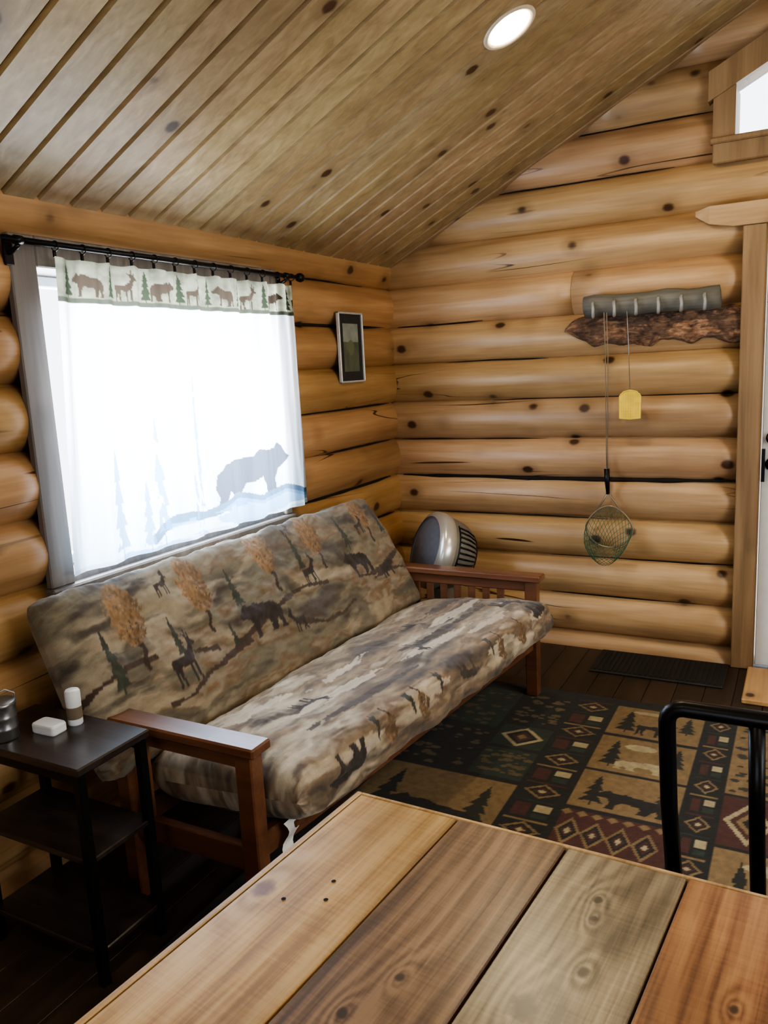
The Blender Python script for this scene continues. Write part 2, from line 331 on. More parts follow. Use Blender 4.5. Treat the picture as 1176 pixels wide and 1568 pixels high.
# ------------------------------------------------------------------ curtain
n,m=240,360
zz=np.linspace(1.868,.915,n)[:,None]*np.ones((1,m));s=np.linspace(0,1,m)[None,:]*np.ones((n,1));tt=(1.868-zz)/.953
yl=-2.325-.07*tt;yr=-1.085+.03*tt;Y=yl+(yr-yl)*s
ph=s*50+2.2*np.sin(tt*1.7+s*4)
X=.106+.014*np.sin(ph)*(.45+.55*tt)+.020*(fbm(s*13,tt*.8,4)-.5)*2+.005*np.sin(s*130)*(1-tt)
X=np.maximum(X,.07)
zz=zz-.006*np.abs(np.sin(s*np.pi*12))*(1-tt)**8
Hz=1.868-.953*tt
C=np.ones((n,m,3))*np.array([.84,.86,.9])
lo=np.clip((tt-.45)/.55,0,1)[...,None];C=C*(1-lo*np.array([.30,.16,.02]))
C*=(1-.16*np.clip(np.cos(ph),0,1)[...,None]*(.4+.6*fbm(s*7,tt*3,5)[...,None]))  # fold shading painted into the cloth colour along one side of each fold
band=Hz>1.745
backlight_lift=np.clip((Y+1.30)/.12,0,1)[...,None]  # band colour lightened to make up for backlight the wall blocks
bc=np.array([.145,.145,.105]);nb=fbm(Y*30,Hz*40,2)[...,None]
C=np.where(band[...,None],bc*(.5+1.0*nb)*(1+1.6*backlight_lift),C)
i=0;y=-2.32
while y<-1.1:
    ty=i%4
    if ty in(0,2): stamp(C,Y,Hz,PINE,y,1.75,.065,.11,(.028,.036,.022))
    elif ty==1: stamp(C,Y,Hz,BEAR,y,1.757,.11,.085,(.045,.034,.025),flip=i%8==1)
    else: stamp(C,Y,Hz,ELK,y,1.755,.095,.09,(.045,.034,.025))
    y+=[.055,.115,.06,.095][ty];i+=1
m2=(Hz<1.754)&(Hz>1.74);C[m2]=(.05,.055,.04)
hem=(tt>.985);C[hem]*=.8
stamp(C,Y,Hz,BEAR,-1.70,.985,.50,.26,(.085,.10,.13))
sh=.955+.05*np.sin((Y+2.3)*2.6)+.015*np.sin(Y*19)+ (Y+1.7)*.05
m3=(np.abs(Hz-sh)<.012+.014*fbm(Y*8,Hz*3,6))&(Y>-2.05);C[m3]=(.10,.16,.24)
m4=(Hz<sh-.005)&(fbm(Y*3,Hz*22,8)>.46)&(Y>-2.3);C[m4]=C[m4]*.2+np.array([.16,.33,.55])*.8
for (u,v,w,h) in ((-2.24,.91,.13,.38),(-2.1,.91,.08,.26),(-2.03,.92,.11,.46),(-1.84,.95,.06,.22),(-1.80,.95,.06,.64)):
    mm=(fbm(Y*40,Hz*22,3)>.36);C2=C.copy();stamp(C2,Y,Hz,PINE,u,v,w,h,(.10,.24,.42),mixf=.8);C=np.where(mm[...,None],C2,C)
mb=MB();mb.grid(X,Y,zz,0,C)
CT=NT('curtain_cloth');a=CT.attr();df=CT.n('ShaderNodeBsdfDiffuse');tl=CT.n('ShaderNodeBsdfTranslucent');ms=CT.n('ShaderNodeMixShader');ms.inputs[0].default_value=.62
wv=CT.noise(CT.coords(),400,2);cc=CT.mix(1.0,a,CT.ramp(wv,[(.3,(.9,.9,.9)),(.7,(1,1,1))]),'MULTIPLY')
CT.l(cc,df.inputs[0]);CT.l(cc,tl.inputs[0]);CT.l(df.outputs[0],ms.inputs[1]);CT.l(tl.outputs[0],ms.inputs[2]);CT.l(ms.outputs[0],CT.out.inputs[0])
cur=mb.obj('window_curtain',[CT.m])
mb=MB();zr=1.902;xr=.105
mb.tube([(xr,-2.50,zr),(xr,-1.05,zr)],.009,0)
for yy,sg in ((-2.50,-1),(-1.05,1)):
    mb.lathe([(0,0),(.012,0),(.018,.012),(.02,.025),(.016,.038),(.01,.045),(0,.05)],(xr,yy,zr),(0,sg,0),0)
for yy in (-2.44,-1.13):
    mb.tube([(.058,yy,zr-.03),(.07,yy,zr-.03),(.095,yy,zr-.02),(xr,yy,zr-.012)],.007,0);mb.box((.052,yy-.015,zr-.065),(.064,yy+.015,zr+.02),0,(1,1,1),.003)
    mb.tube([(xr,yy-.012,zr),(xr,yy+.012,zr)],.013,0)
for k in range(13):
    yy=-2.315+k*(1.22/12)
    ring=[(xr+.0145*math.cos(q),yy,zr-.004+.0145*math.sin(q)) for q in np.linspace(0,2*math.pi,14,endpoint=False)]
    mb.tube(ring,.0018,0,closed=True,n=6);mb.box((xr-.008,yy-.004,zr-.036),(xr-.002,yy+.004,zr-.017),0)
mb.obj('curtain_rod',[BLACK])
# ------------------------------------------------------------------ wall picture
mb=MB();x=.060;y0,y1,z0,z1=-.675,-.44,1.435,1.775;fw=.009
for q in ((y0,y1,z1-fw,z1),(y0,y1,z0,z0+fw),(y0,y0+fw,z0,z1),(y1-fw,y1,z0,z1)): mb.box((x,q[0],q[2]),(x+.018,q[1],q[3]),0,(1,1,1),.003)
mb.box((x,y0+fw,z0+fw),(x+.008,y1-fw,z1-fw),1)
A,B=np.meshgrid(np.linspace(0,1,40),np.linspace(0,1,60));Yp=y0+fw+.035+A*(y1-y0-2*fw-.07);Zp=z0+fw+.045+B*(z1-z0-2*fw-.09)
f=fbm(A*5,B*5,12);col=np.stack([.05+.08*f,.07+.09*f,.055+.06*f],-1);mk=(B>.62);col[mk]=np.stack([.16+.16*f,.20+.16*f,.20+.12*f],-1)[mk]
mk=((A-.5)**2*6+(B-.5)**2*9<.25+.2*(f-.5));col[mk]=(.13,.16,.09)
mb.grid(np.full_like(Yp,x+.0095),Yp,Zp,2,col,False)
mb.obj('framed_picture',[simple('silver_frame',(.55,.56,.56),.4,.2),simple('black_mat_board',(.02,.02,.022),.7),attrmat('print_paper',.5,0,300,0)])
# ------------------------------------------------------------------ futon
def futon_print(U,V,kind):
    Uw=U+.10*(fbm(U*5,V*9,40)-.5);Vw=V+.05*(fbm(U*7,V*8,41)-.5)
    n1=fbm(Uw*2.6,Vw*12,3);n2=fbm(Uw*9,Vw*34,5);n3=fbm(Uw*2.3+.5,Vw*10,9);n4=fbm(U*22,V*80,12);n5=fbm(Uw*6,Vw*20,15)
    if kind=='back': pal=np.array([[.070,.056,.044],[.115,.098,.070],[.165,.145,.10],[.15,.10,.058],[.22,.185,.13],[.175,.108,.055],[.27,.23,.165]])
    else: pal=np.array([[.06,.047,.042],[.11,.087,.068],[.17,.12,.08],[.26,.195,.125],[.15,.10,.065],[.33,.265,.19],[.40,.34,.25]])
    q=np.clip(((n1*.5+n2*.22+n5*.28)-.5)*2.8+.45,0,1)*(len(pal)-1)
    q=q-.30*np.sin(2*np.pi*q)/np.pi
    C=np.stack([np.interp(q,np.arange(len(pal)),pal[:,c]) for c in range(3)],-1)
    al=(np.clip((n3-.55)*8,0,1)*np.clip((n2-.35)*6,0,1))[...,None]*.7
    C=C*(1-al)+(np.array([.33,.28,.20]) if kind=='back' else np.array([.54,.47,.355]))*al
    dk=np.clip((.40-n5)*12,0,1)[...,None]*.45;C=C*(1-dk)+np.array([.050,.040,.030])*dk
    C*=(.62+.76*n4)[...,None]
    return C
def round_tree(C,U,V,u,v,h,col):
    x=(U-u)/h;y=(V-v)/h
    tr_=((np.abs(x+.03*np.sin(y*20))<.03)|((np.abs(np.abs(x)-(y-.25)*.4)<.018)&(y>.25)))&(y>0)&(y<.6);C[tr_]=(.045,.028,.02)
    nn=fbm(U*90,V*90,21)
    wd=.25*np.sqrt(np.clip(1-((y-.66)/.38)**2,0,1))*(1-.25*np.clip(y-.6,0,1))
    cr=(np.abs(x)<wd*(.62+.75*nn))&(y>.26)&(fbm(U*150,V*150,4)>.30);sh=np.clip(.9-.9*x-.1*(y<.5),.55,1.35)
    C[cr]=(np.array(col)*((.25+1.5*fbm(U*110,V*110,8))*sh)[cr][:,None])
def cushion(mb,yA,yB,front,t,printer,mat=0,N=240,M=400,seed=0):
    th=np.linspace(0,2*np.pi,2000,endpoint=False);e=5.0
    cx=np.sign(np.cos(th))*np.abs(np.cos(th))**(2/e);cy=np.sign(np.sin(th))*np.abs(np.sin(th))**(2/e)
    w0=.5;px=cx*w0/2;py=cy*t/2
    L=np.concatenate([[0],np.cumsum(np.hypot(np.diff(np.append(px,px[0])),np.diff(np.append(py,py[0]))))]);tot=L[-1]
    q=np.linspace(0,tot,N,endpoint=False);ux=np.interp(q,L,np.append(cx,cx[0]));uy=np.interp(q,L,np.append(cy,cy[0]))
    i=np.arange(M)/(M-1);s=.5-.5*np.cos(np.pi*i);s=.45*s+.55*i
    k=np.power(np.clip(1-np.abs(2*s-1)**22,0,1),1/2.4);kw=.94+.06*k
    X=np.zeros((M,N));Z=X.copy();Y=X.copy()
    for a in range(M):
        (x0,z0),(x1,z1)=front(s[a]);cxm,czm=(x0+x1)/2,(z0+z1)/2;dx,dz=x1-x0,z1-z0;l=math.hypot(dx,dz);ex,ez=dx/l,dz/l;nx,nz=-ez,ex
        puff=1+.10*np.sqrt(np.clip(1-ux**2,0,1))
        X[a]=cxm+ux*kw[a]*l/2*ex+uy*k[a]*t/2*puff*nx;Z[a]=czm+ux*kw[a]*l/2*ez+uy*k[a]*t/2*puff*nz;Y[a]=yA+(yB-yA)*s[a]
    Q=q[None,:]*np.ones((M,1));wr=(fbm(Y*6,Q*9,seed+30)-.5)*.038+(fbm(Y*20,Q*18,seed+31)-.5)*.014
    cxs=X.mean(1,keepdims=True);czs=Z.mean(1,keepdims=True);ang=np.arctan2(Z-czs,X-cxs)
    X+=wr*np.cos(ang);Z+=wr*np.sin(ang)
    Ue=Y+np.sign(s-.5)[:,None]*(1-k)[:,None]*t*.5
    C=printer(Ue,Q,ux,uy,tot)
    mb.grid(X,Y,Z,mat,C,True,wrapj=True)
def seat_front(s): return ((.43+.08*s,.355+.0*s),(.965+.185*s,.395+.018*s))
def back_front(s): return ((.395+.07*s,.385),(.150+.02*s,.885-.01*s))
def print_seat(Y,Q,ux,uy,tot):
    V=Q.copy();V=np.where(V>tot*.75,V-tot,V)
    W_=-V
    C=futon_print(Y,W_,'seat')
    D=(.030,.026,.028)
    for u,v,w,h in ((-2.2,-.03,.16,.04),(-1.78,-.05,.15,.035),(-1.3,-.04,.18,.04),(-.95,-.05,.12,.035),(-2.0,-.27,.4,.04),(-1.5,-.2,.35,.04),(-1.1,-.3,.3,.045),(-2.2,-.42,.3,.035),(-1.2,-.14,.25,.025),(-1.8,-.36,.25,.03)):
        m=(((Y-u)/w)**2+((W_-v-.06*(Y-u)-.03*(fbm(Y*6,W_*2,2)-.5))/h)**2<.30+.9*(fbm(Y*18,W_*60,3)-.45));C[m]=C[m]*.3+np.array([.58,.50,.385])*.7*(.65+.6*fbm(Y*14,W_*90,6)[m][:,None])
    for u,v,w,h in ((-1.3,-.25,.5,.03),(-2.0,-.17,.4,.025),(-1.0,-.38,.3,.03)):
        m=(((Y-u)/w)**2+((W_-v-.05*(Y-u))/h)**2<.30+.9*(fbm(Y*18,W_*60,8)-.45));C[m]=(.060,.046,.040)
    stamp(C,Y,W_,ELK,-1.60,-.30,.18,.11,D,True);stamp(C,Y,W_,ELK,-1.02,-.22,.16,.10,D);stamp(C,Y,W_,ELK,-2.12,-.36,.13,.10,D);stamp(C,Y,W_,ELK,-1.35,-.42,.12,.08,D)
    stamp(C,Y,W_,BEAR,-2.36,-.06,.17,.11,(.04,.034,.032),True);stamp(C,Y,W_,BEAR,-.98,-.10,.13,.08,(.03,.026,.026),True);stamp(C,Y,W_,BEAR,-1.62,-.06,.12,.07,(.05,.04,.032))
    for u in (-2.05,-1.87,-1.3,-1.12): round_tree(C,Y,W_,u,-.10,.12,(.18,.11,.055))
    for u in (-1.95,-1.77,-1.4,-2.14): stamp(C,Y,W_,PINE,u,-.10,.05,.09,(.035,.035,.026))
    return C
def print_back(Y,Q,ux,uy,tot):
    V=.5-np.where(Q>tot/2,tot-Q,Q)
    C=futon_print(Y,V,'back')
    for v0,sd in ((.10,2),(.17,6)):
        m=(np.abs(V-v0-.03*np.sin(Y*7+sd)-.03*(fbm(Y*5,V*4,sd)-.5))<.008*fbm(Y*9,V*3,sd)*2)&(fbm(Y*3,V,sd+3)>.45);C[m]=(.055,.035,.025)
    for u,v,h in ((-2.37,.17,.26),(-2.06,.19,.25),(-1.67,.22,.25),(-1.35,.23,.23),(-.93,.25,.23)): round_tree(C,Y,V,u,v,h,(.235,.14,.065))
    for u,v,w,h in ((-2.53,.14,.09,.18),(-2.26,.16,.06,.13),(-1.93,.22,.07,.15),(-1.52,.25,.07,.16),(-1.17,.26,.08,.15),(-2.02,.11,.05,.10),(-.85,.26,.07,.14)): stamp(C,Y,V,PINE,u,v,w,h,(.036,.042,.028))
    BR=(.030,.022,.020)
    stamp(C,Y,V,BEAR,-1.93,.11,.21,.14,BR,True);stamp(C,Y,V,BEAR,-1.22,.15,.18,.125,BR,True)
    stamp(C,Y,V,ELK,-2.30,.09,.16,.14,BR);stamp(C,Y,V,ELK,-1.50,.20,.11,.11,BR);stamp(C,Y,V,ELK,-1.02,.30,.09,.08,BR)
    stamp(C,Y,V,ELK,-2.22,.35,.08,.07,(.05,.035,.028));stamp(C,Y,V,ELK,-1.50,.39,.08,.06,(.05,.035,.028))
    stamp(C,Y,V,ELK,-1.72,.07,.10,.09,BR,True);stamp(C,Y,V,BEAR,-1.0,.10,.12,.08,BR)
    return C
fut=bpy.data.objects.new('futon_sofa',None);bpy.context.collection.objects.link(fut)
mb=MB();cushion(mb,-2.48,-.795,seat_front,.18,print_seat,seed=1);mb.obj('seat_mattress',[FABRIC],fut)
mb=MB();cushion(mb,-2.605,-.74,back_front,.145,print_back,seed=5);mb.obj('back_mattress',[FABRIC],fut)
mb=MB()
def arm(yc,xf,slats):
    mb.box((.36,yc-.04,.542),(xf,yc+.04,.57),0,(1,1,1),.005)
    mb.box((xf-.075,yc-.025,.0115),(xf-.02,yc+.025,.543),0,(1,1,1),.004);mb.box((.37,yc-.025,0),(.42,yc+.025,.543),0,(1,1,1),.004)
    mb.box((.42,yc-.014,.20),(xf-.075,yc+.014,.27),0,(1,1,1),.003);mb.box((.42,yc-.014,.495),(xf-.075,yc+.014,.543),0,(1,1,1),.003)
    for k in range(slats):
        x=.45+k*.07;mb.box((x,yc-.008,.27),(x+.032,yc+.008,.50),0,(1,1,1),.002)
arm(-2.525,.885,1);arm(-.745,1.08,7)
def beam(p,q,w,h):
    p=Vector(p);q=Vector(q);d=q-p;L=d.length;Mx=Matrix.Translation(p)@Vector((0,1,0)).rotation_difference(d.normalized()).to_matrix().to_4x4()
    mb.box((-w/2,0,-h/2),(w/2,L,h/2),0,(1,1,1),.003,Mx)
beam((.84,-2.51,.265),(1.03,-.77,.265),.028,.07);beam((.40,-2.51,.245),(.43,-.77,.245),.028,.07)
for k in range(9):
    yy=-2.4+k*.19;beam((.40,yy,.278),(.90+.1*(k/8),yy,.29),.05,.018)
beam((.10,-2.5,.72),(.11,-.78,.72),.03,.05);beam((.34,-2.5,.33),(.36,-.78,.33),.03,.05)
for yy in (-2.48,-.80): beam((.345,yy,.30),(.095,yy,.80),.03,.05)
mb.obj('frame',[CHERRY],fut)
mb=MB();u=np.linspace(0,1,8);A,B=np.meshgrid(u,u);mb.grid(.885+.01*np.sin(B*6)+.05*A*0,-2.46+A*.05+.01*np.sin(B*4),.31-B*.09,0)
mb.obj('care_label',[simple('label_white',(.8,.8,.78),.7)],fut)
# ------------------------------------------------------------------ rug
rx0,rx1,ry0,ry1=.62,2.45,-2.75,-.66
nx,ny=330,380;Xr,Yr=np.meshgrid(np.linspace(rx0,rx1,nx),np.linspace(ry0,ry1,ny))
C=np.ones((ny,nx,3))*np.array([.010,.011,.010])
def rect(a,b,c,d,col):
    m=(Xr>a)&(Xr<b)&(Yr>c)&(Yr<d);C[m]=col
def dia(cx,cy,w,h,cols):
    for k,cc in enumerate(cols):
        f=1-k/len(cols);m=(np.abs(Xr-cx)/(w*f)+np.abs(Yr-cy)/(h*f))<1;C[m]=cc
TAN=(.20,.135,.062);CREAM=(.35,.30,.18);RED=(.060,.018,.012);GRN=(.020,.033,.025);DK=(.010,.011,.010)
def pinecell(a,b,c,d,bg,fg):
    rect(a,b,c,d,bg)
    for k in range(40):
        cx=random.uniform(a+.02,b-.02);cy=random.uniform(c+.02,d-.02);r=random.uniform(.008,.022)
        m=(((Xr-cx)/r)**2+((Yr-cy)/(r*.6))**2<1)&(Xr>a)&(Xr<b);C[m]=fg
def strip(a,b,c,d):
    rect(a,b,c,d,DK);y=d;i=0
    while y>c+.10:
        cx=(a+b)/2;w=(b-a)/2
        rect(a,b,y-.012,y-.004,[RED,GRN,TAN][i%3])
        if i%2==0: dia(cx,y-.065,w*.9,.05,[TAN,DK,RED,CREAM])
        else:
            rect(a+.01,cx-.006,y-.11,y-.03,RED);rect(cx+.006,b-.01,y-.07,y-.03,CREAM);rect(cx+.006,b-.01,y-.11,y-.08,GRN)
        y-=.125;i+=1
def tancell(a,b,c,d,k):
    rect(a,b,c,d,TAN);w=b-a;h=d-c
    stamp(C,Xr,Yr,PINE,a+.01,c+h*.1,w*.34,h*.8,(.014,.016,.011));stamp(C,Xr,Yr,PINE,b-w*.30,c+h*.3,w*.28,h*.6,(.02,.022,.014))
    if k==0: stamp(C,Xr,Yr,BEAR,a+w*.25,c+h*.08,w*.6,h*.36,CREAM);m=(((Xr-a-w*.45)/(w*.17))**2+((Yr-d+h*.25)/(h*.09))**2)<1;C[m]=CREAM
    elif k==1: stamp(C,Xr,Yr,BEAR,a+w*.2,c+h*.1,w*.7,h*.5,(.014,.012,.011),True)
    else: stamp(C,Xr,Yr,ELK,a+w*.3,c+h*.08,w*.5,h*.6,(.014,.012,.011));m=(((Xr-a-w*.4)/(w*.2))**2+((Yr-d+h*.15)/(h*.06))**2)<1;C[m]=CREAM
pinecell(.68,.99,-1.12,-.74,GRN,(.09,.07,.035));pinecell(.68,.99,-1.52,-1.14,DK,(.10,.075,.04))
rect(.68,.99,-1.92,-1.54,RED);dia(.835,-1.73,.13,.16,[TAN,DK,CREAM,RED])
pinecell(1.01,1.22,-1.05,-.74,DK,(.12,.09,.045))
rect(1.01,1.22,-1.26,-1.07,GRN);dia(1.115,-1.165,.09,.085,[CREAM,DK,RED,TAN]);pinecell(1.01,1.22,-1.5,-1.28,GRN,(.11,.085,.04))
strip(1.235,1.385,-2.65,-.72)
tancell(.70,1.22,-1.95,-1.53,1)
tancell(1.405,1.76,-1.0,-.73,2);tancell(1.405,1.76,-1.30,-1.02,0);tancell(1.405,1.76,-1.58,-1.32,1)
rect(1.405,1.76,-1.86,-1.60,RED)
for a in (1.45,1.53,1.61,1.69): dia(a,-1.73,.042,.08,[TAN,DK,RED,CREAM])
for a in np.arange(1.42,1.76,.05): dia(a,-1.62,.02,.018,[TAN]);dia(a,-1.84,.02,.018,[GRN])
tancell(1.405,1.76,-2.3,-1.88,1);tancell(.70,1.22,-2.4,-1.98,0)
strip(1.775,1.865,-2.65,-.72)
pinecell(1.88,2.05,-1.3,-.74,TAN,(.03,.03,.02));rect(1.88,2.05,-1.62,-1.32,RED);dia(1.965,-1.47,.075,.13,[CREAM,RED,TAN,DK])
tancell(1.88,2.30,-2.1,-1.64,2);strip(2.06,2.16,-1.62,-.72);tancell(2.17,2.41,-1.1,-.74,1)
C*=(.70+.6*fbm(Xr*60,Yr*60,2))[...,None]
mb=MB();mb.grid(Xr,Yr,np.full_like(Xr,.009)+.001*fbm(Xr*80,Yr*80,1),0,C[...])
mb.box((rx0,ry0,.0),(rx1,ry1,.008),0,(.02,.02,.018))
mb.obj('area_rug',[RUGM])
# ------------------------------------------------------------------ dining table
def plankmat(name,dark,mid,light,knots,wav=26,seed=0,rough=.36,kc=None):
    t=NT(name);co=t.coords();sx=t.n('ShaderNodeSeparateXYZ');t.l(co,sx.inputs[0])
    wob=t.noise(t.coords((3.0,.5,1),(seed,seed*2,0)),1,2)
    ph=t.math('ADD',t.math('MULTIPLY',sx.outputs[0],wav),t.math('MULTIPLY',wob,6))
    km=None
    for (kx,ky,kr) in knots:
        dx=t.math('DIVIDE',t.math('SUBTRACT',sx.outputs[0],kx),kr);dy=t.math('DIVIDE',t.math('SUBTRACT',sx.outputs[1],ky),kr*1.9)
        d2=t.math('ADD',t.math('MULTIPLY',dx,dx),t.math('MULTIPLY',dy,dy));g=t.math('DIVIDE',1.0,t.math('ADD',1.0,t.math('MULTIPLY',d2,.35)))
        ph=t.math('ADD',ph,t.math('MULTIPLY',g,2.6))
        d3=t.math('ADD',t.math('MULTIPLY',dx,dx),t.math('MULTIPLY',t.math('MULTIPLY',dy,dy),2.5));d3=t.math('ADD',d3,t.math('MULTIPLY',t.math('SUBTRACT',t.noise(t.coords(),70,3),.5),1.2))
        k=t.n('ShaderNodeMapRange');k.interpolation_type='SMOOTHSTEP';k.inputs[1].default_value=1.1;k.inputs[2].default_value=.1;k.inputs[4].default_value=.92;t.l(d3,k.inputs[0])
        km=k.outputs[0] if km is None else t.math('MAXIMUM',km,k.outputs[0])
    sn=t.math('MULTIPLY_ADD',t.math('SINE',t.math('MULTIPLY',ph,6.283)),.5,.5)
    fb=t.noise(t.coords((150,4,1)),1,5,.3);bl=t.noise(t.coords((7,1.3,1),(seed*3,0,0)),1,6,1.0,.6);saw=t.noise(t.coords((10,170,1)),1,2);blot=t.noise(t.coords((5,3,1),(seed,seed,0)),1,4)
    f=t.math('ADD',t.math('ADD',t.math('MULTIPLY',sn,.12),t.math('MULTIPLY',fb,.34)),t.math('ADD',t.math('MULTIPLY',bl,.44),t.math('MULTIPLY',saw,.12)))
    c=t.ramp(f,[(.40,dark),(.51,mid),(.62,light)])
    c=t.mix(1.0,c,t.ramp(blot,[(.35,(.68,.64,.60)),(.62,(1.08,1.08,1.08))]),'MULTIPLY')
    if km is not None: c=t.mix(km,c,kc or tuple(x*.22 for x in dark))
    c=t.mix(1.0,c,t.attr(),'MULTIPLY');t.l(c,t.b.inputs['Base Color']);t.b.inputs['Roughness'].default_value=rough;t.b.inputs['Coat Weight'].default_value=.25;t.b.inputs['Coat Roughness'].default_value=.25
    t.bump(f,.25,.003);return t.m
P1=plankmat('plank_yellow_pine',(.33,.19,.066),(.53,.335,.125),(.66,.46,.21),[(.032,-.29,.020),(.10,-.90,.02)],18,1,kc=(.16,.05,.025))
P2=plankmat('plank_brown',(.095,.055,.032),(.205,.122,.068),(.33,.21,.125),[(.30,-.34,.008),(.27,-.42,.009),(.33,-.95,.02)],30,2)
P3=plankmat('plank_grey_barnwood',(.12,.095,.060),(.26,.21,.135),(.42,.35,.235),[(.465,-.08,.008),(.472,-.12,.007),(.492,-.219,.010),(.449,-.305,.020),(.50,-.72,.018)],30,3)
P4=plankmat('plank_orange',(.21,.085,.032),(.40,.185,.075),(.54,.29,.125),[(.66,-.19,.007),(.60,-.5,.012)],26,4)
P5=plankmat('plank_tan',(.19,.12,.06),(.31,.21,.11),(.42,.3,.17),[(.85,-.5,.02)],22,5)
EDGE=plankmat('table_edge',(.42,.26,.11),(.58,.39,.18),(.70,.50,.27),[],14,6)
mb=MB();ex=[0.010,.200,.385,.562,.745,.93];Lt=1.75
for i in range(5): mb.box((ex[i]+.0018,-Lt,.0),(ex[i+1]-.0018,-.008,.024+(.0008*(i%2))),i,(1,1,1),.002)
mb.box((.0,-Lt-.01,-.02),(.010,0,.0245),5,(1,1,1),.0015);mb.box((.93,-Lt-.01,-.02),(.94,0,.0245),5,(1,1,1),.0015)
mb.box((.010,-.008,-.02),(.93,0,.0245),5,(1,1,1),.0015);mb.box((.010,-Lt-.01,-.02),(.93,-Lt,.0245),5,(1,1,1),.0015)
mb.box((.01,-Lt,-.02),(.93,-.008,-.001),6)
mb.box((.06,-Lt+.06,-.09),(.88,-.06,-.02),6,(.8,.8,.8),.003)
for a in (.07,.80):
    for b in (-.14,-Lt+.07): mb.box((a,b,-.726),(a+.07,b+.07,-.02),6,(1,1,1),.004)
for (u,v) in ((.075,-.30),(.115,-.235),(.13,-.275)): mb.lathe([(0,.0),(.0035,0)],(u,v,.0250),(0,0,1),7,n=12)
mb.v=[(x,y+.062*x,z) for x,y,z in mb.v]
Mt=Matrix.Translation((1.392,-2.895,.726))@Matrix.Rotation(-math.radians(5.0),4,'Z')
mb.obj('dining_table',[P1,P2,P3,P4,P5,EDGE,wood('table_leg_wood',(.06,.035,.02),(.10,.06,.035),(.15,.09,.05),2,knots=0),simple('nail_hole',(.01,.008,.006),.9)],M=Mt)
# ------------------------------------------------------------------ dining chair (black tubular)
mb=MB();yc=-2.50;xl,xrr=1.868,2.29;zt=.83;fl=.0115
pts=[(xl+.01,yc+.02,.44),(xl,yc-.0,.62),(xl-.004,yc-.01,zt-.05)]
for q in np.linspace(math.pi,math.pi/2,5): pts.append((xl+.026+.03*math.cos(q),yc-.012,zt-.03+.03*math.sin(q)))
for q in np.linspace(math.pi/2,0,5): pts.append((xrr-.026+.03*math.cos(q),yc-.012,zt-.03+.03*math.sin(q)))
pts+=[(xrr+.004,yc-.01,zt-.05),(xrr,yc,.62),(xrr-.01,yc+.02,.44)]
mb.tube(pts,.0165,0)
mb.tube([(xl+.01,yc+.02,.46),(xl-.005,yc+.07,fl)],.0145,0);mb.tube([(xrr-.01,yc+.02,.46),(xrr+.005,yc+.07,fl)],.0145,0)
mb.tube([(2.020,yc-.01,zt),(2.026,yc-.002,.62),(2.032,yc+.015,.46)],.0145,0);mb.tube([(2.125,yc-.01,zt),(2.12,yc-.002,.62),(2.115,yc+.015,.46)],.0145,0)
mb.box((xl+.0,yc-.40,.435),(xrr,yc+.02,.46),0,(1,1,1),.01);mb.tube([(xl,yc-.38,.44),(xl-.01,yc-.41,fl)],.0145,0);mb.tube([(xrr,yc-.38,.44),(xrr+.01,yc-.41,fl)],.0145,0)
mb.tube([(xl,yc+.05,.2),(xl-.004,yc-.40,.2)],.009,0);mb.tube([(xrr,yc+.05,.2),(xrr+.004,yc-.40,.2)],.009,0);mb.tube([(xl,yc+.05,.24),(xrr,yc+.05,.24)],.009,0)
mb.obj('dining_chair',[BLACK])
# ------------------------------------------------------------------ side table + items
mb=MB();sx0,sx1,sy0,sy1,st=.15,.590,-2.85,-2.612,.598
mb.box((sx0,sy0,st-.022),(sx1,sy1,st),0,(1,1,1),.004)
for z in (.35,.10): mb.box((sx0+.01,sy0+.01,z-.016),(sx1-.01,sy1-.01,z),0,(1,1,1),.003)
for a in (sx0+.008,sx1-.032):
    for b in (sy0+.008,sy1-.032): mb.box((a,b,0),(a+.024,b+.024,st-.02),1,(1,1,1),.002)
for b in (sy0+.012,sy1-.024):
    mb.box((sx0+.03,b,st-.05),(sx1-.03,b+.012,st-.022),1)
mb.obj('side_table',[SIDEM,BLACK])
mb=MB();o=(.262,-2.80,st)
mb.lathe([(0,0),(.036,0),(.038,.004),(.038,.028),(.0395,.031),(.038,.034),(.038,.058),(.0395,.061),(.038,.064),(.038,.088),(.040,.091),(.040,.100),(.037,.102),(.0,.102)],o,mat=0)
mb.tube([(.279,-2.767,st+.092),(.275,-2.763,st+.113),(.267,-2.785,st+.128),(.257,-2.825,st+.12),(.252,-2.835,st+.092)],.0022,0)
mb.obj('metal_can',[simple('brushed_steel',(.26,.27,.28),.35,.9)])
mb=MB();Mx=Matrix.Translation((.345,-2.725,st))@Matrix.Rotation(math.radians(2),4,'Z')
pr=[(0,0),(.94,0),(1,.12),(1,.8),(.94,.96),(.85,1),(0,1)];n=40
vs=[];fs=[]
for r,h in pr:
    for k in range(n):
        q=2*math.pi*k/n;c,sn=math.cos(q),math.sin(q);cx_=math.copysign(abs(c)**.32,c);sy_=math.copysign(abs(sn)**.32,sn);vs.append(tuple(Mx@Vector((.042*r*cx_,.025*r*sy_,.026*h))))
for i in range(len(pr)-1):
    for k in range(n): fs.append((i*n+k,i*n+(k+1)%n,(i+1)*n+(k+1)%n,(i+1)*n+k))
mb.add(vs,fs,0,(1,1,1),False);mb.obj('white_plastic_case',[WHITE,BLACK])
mb=MB();o=(.375,-2.665,st)
mb.lathe([(0,0),(.018,0),(.0195,.003),(.0195,.060),(.0200,.064),(.0200,.092),(.017,.097),(0,.097)],o,mat=0)
mb.lathe([(.0198,.018),(.0200,.019),(.0200,.05),(.0198,.051)],o,mat=1)
mb.obj('small_candle_jar',[WHITE,simple('label_brown',(.16,.12,.08),.7)])
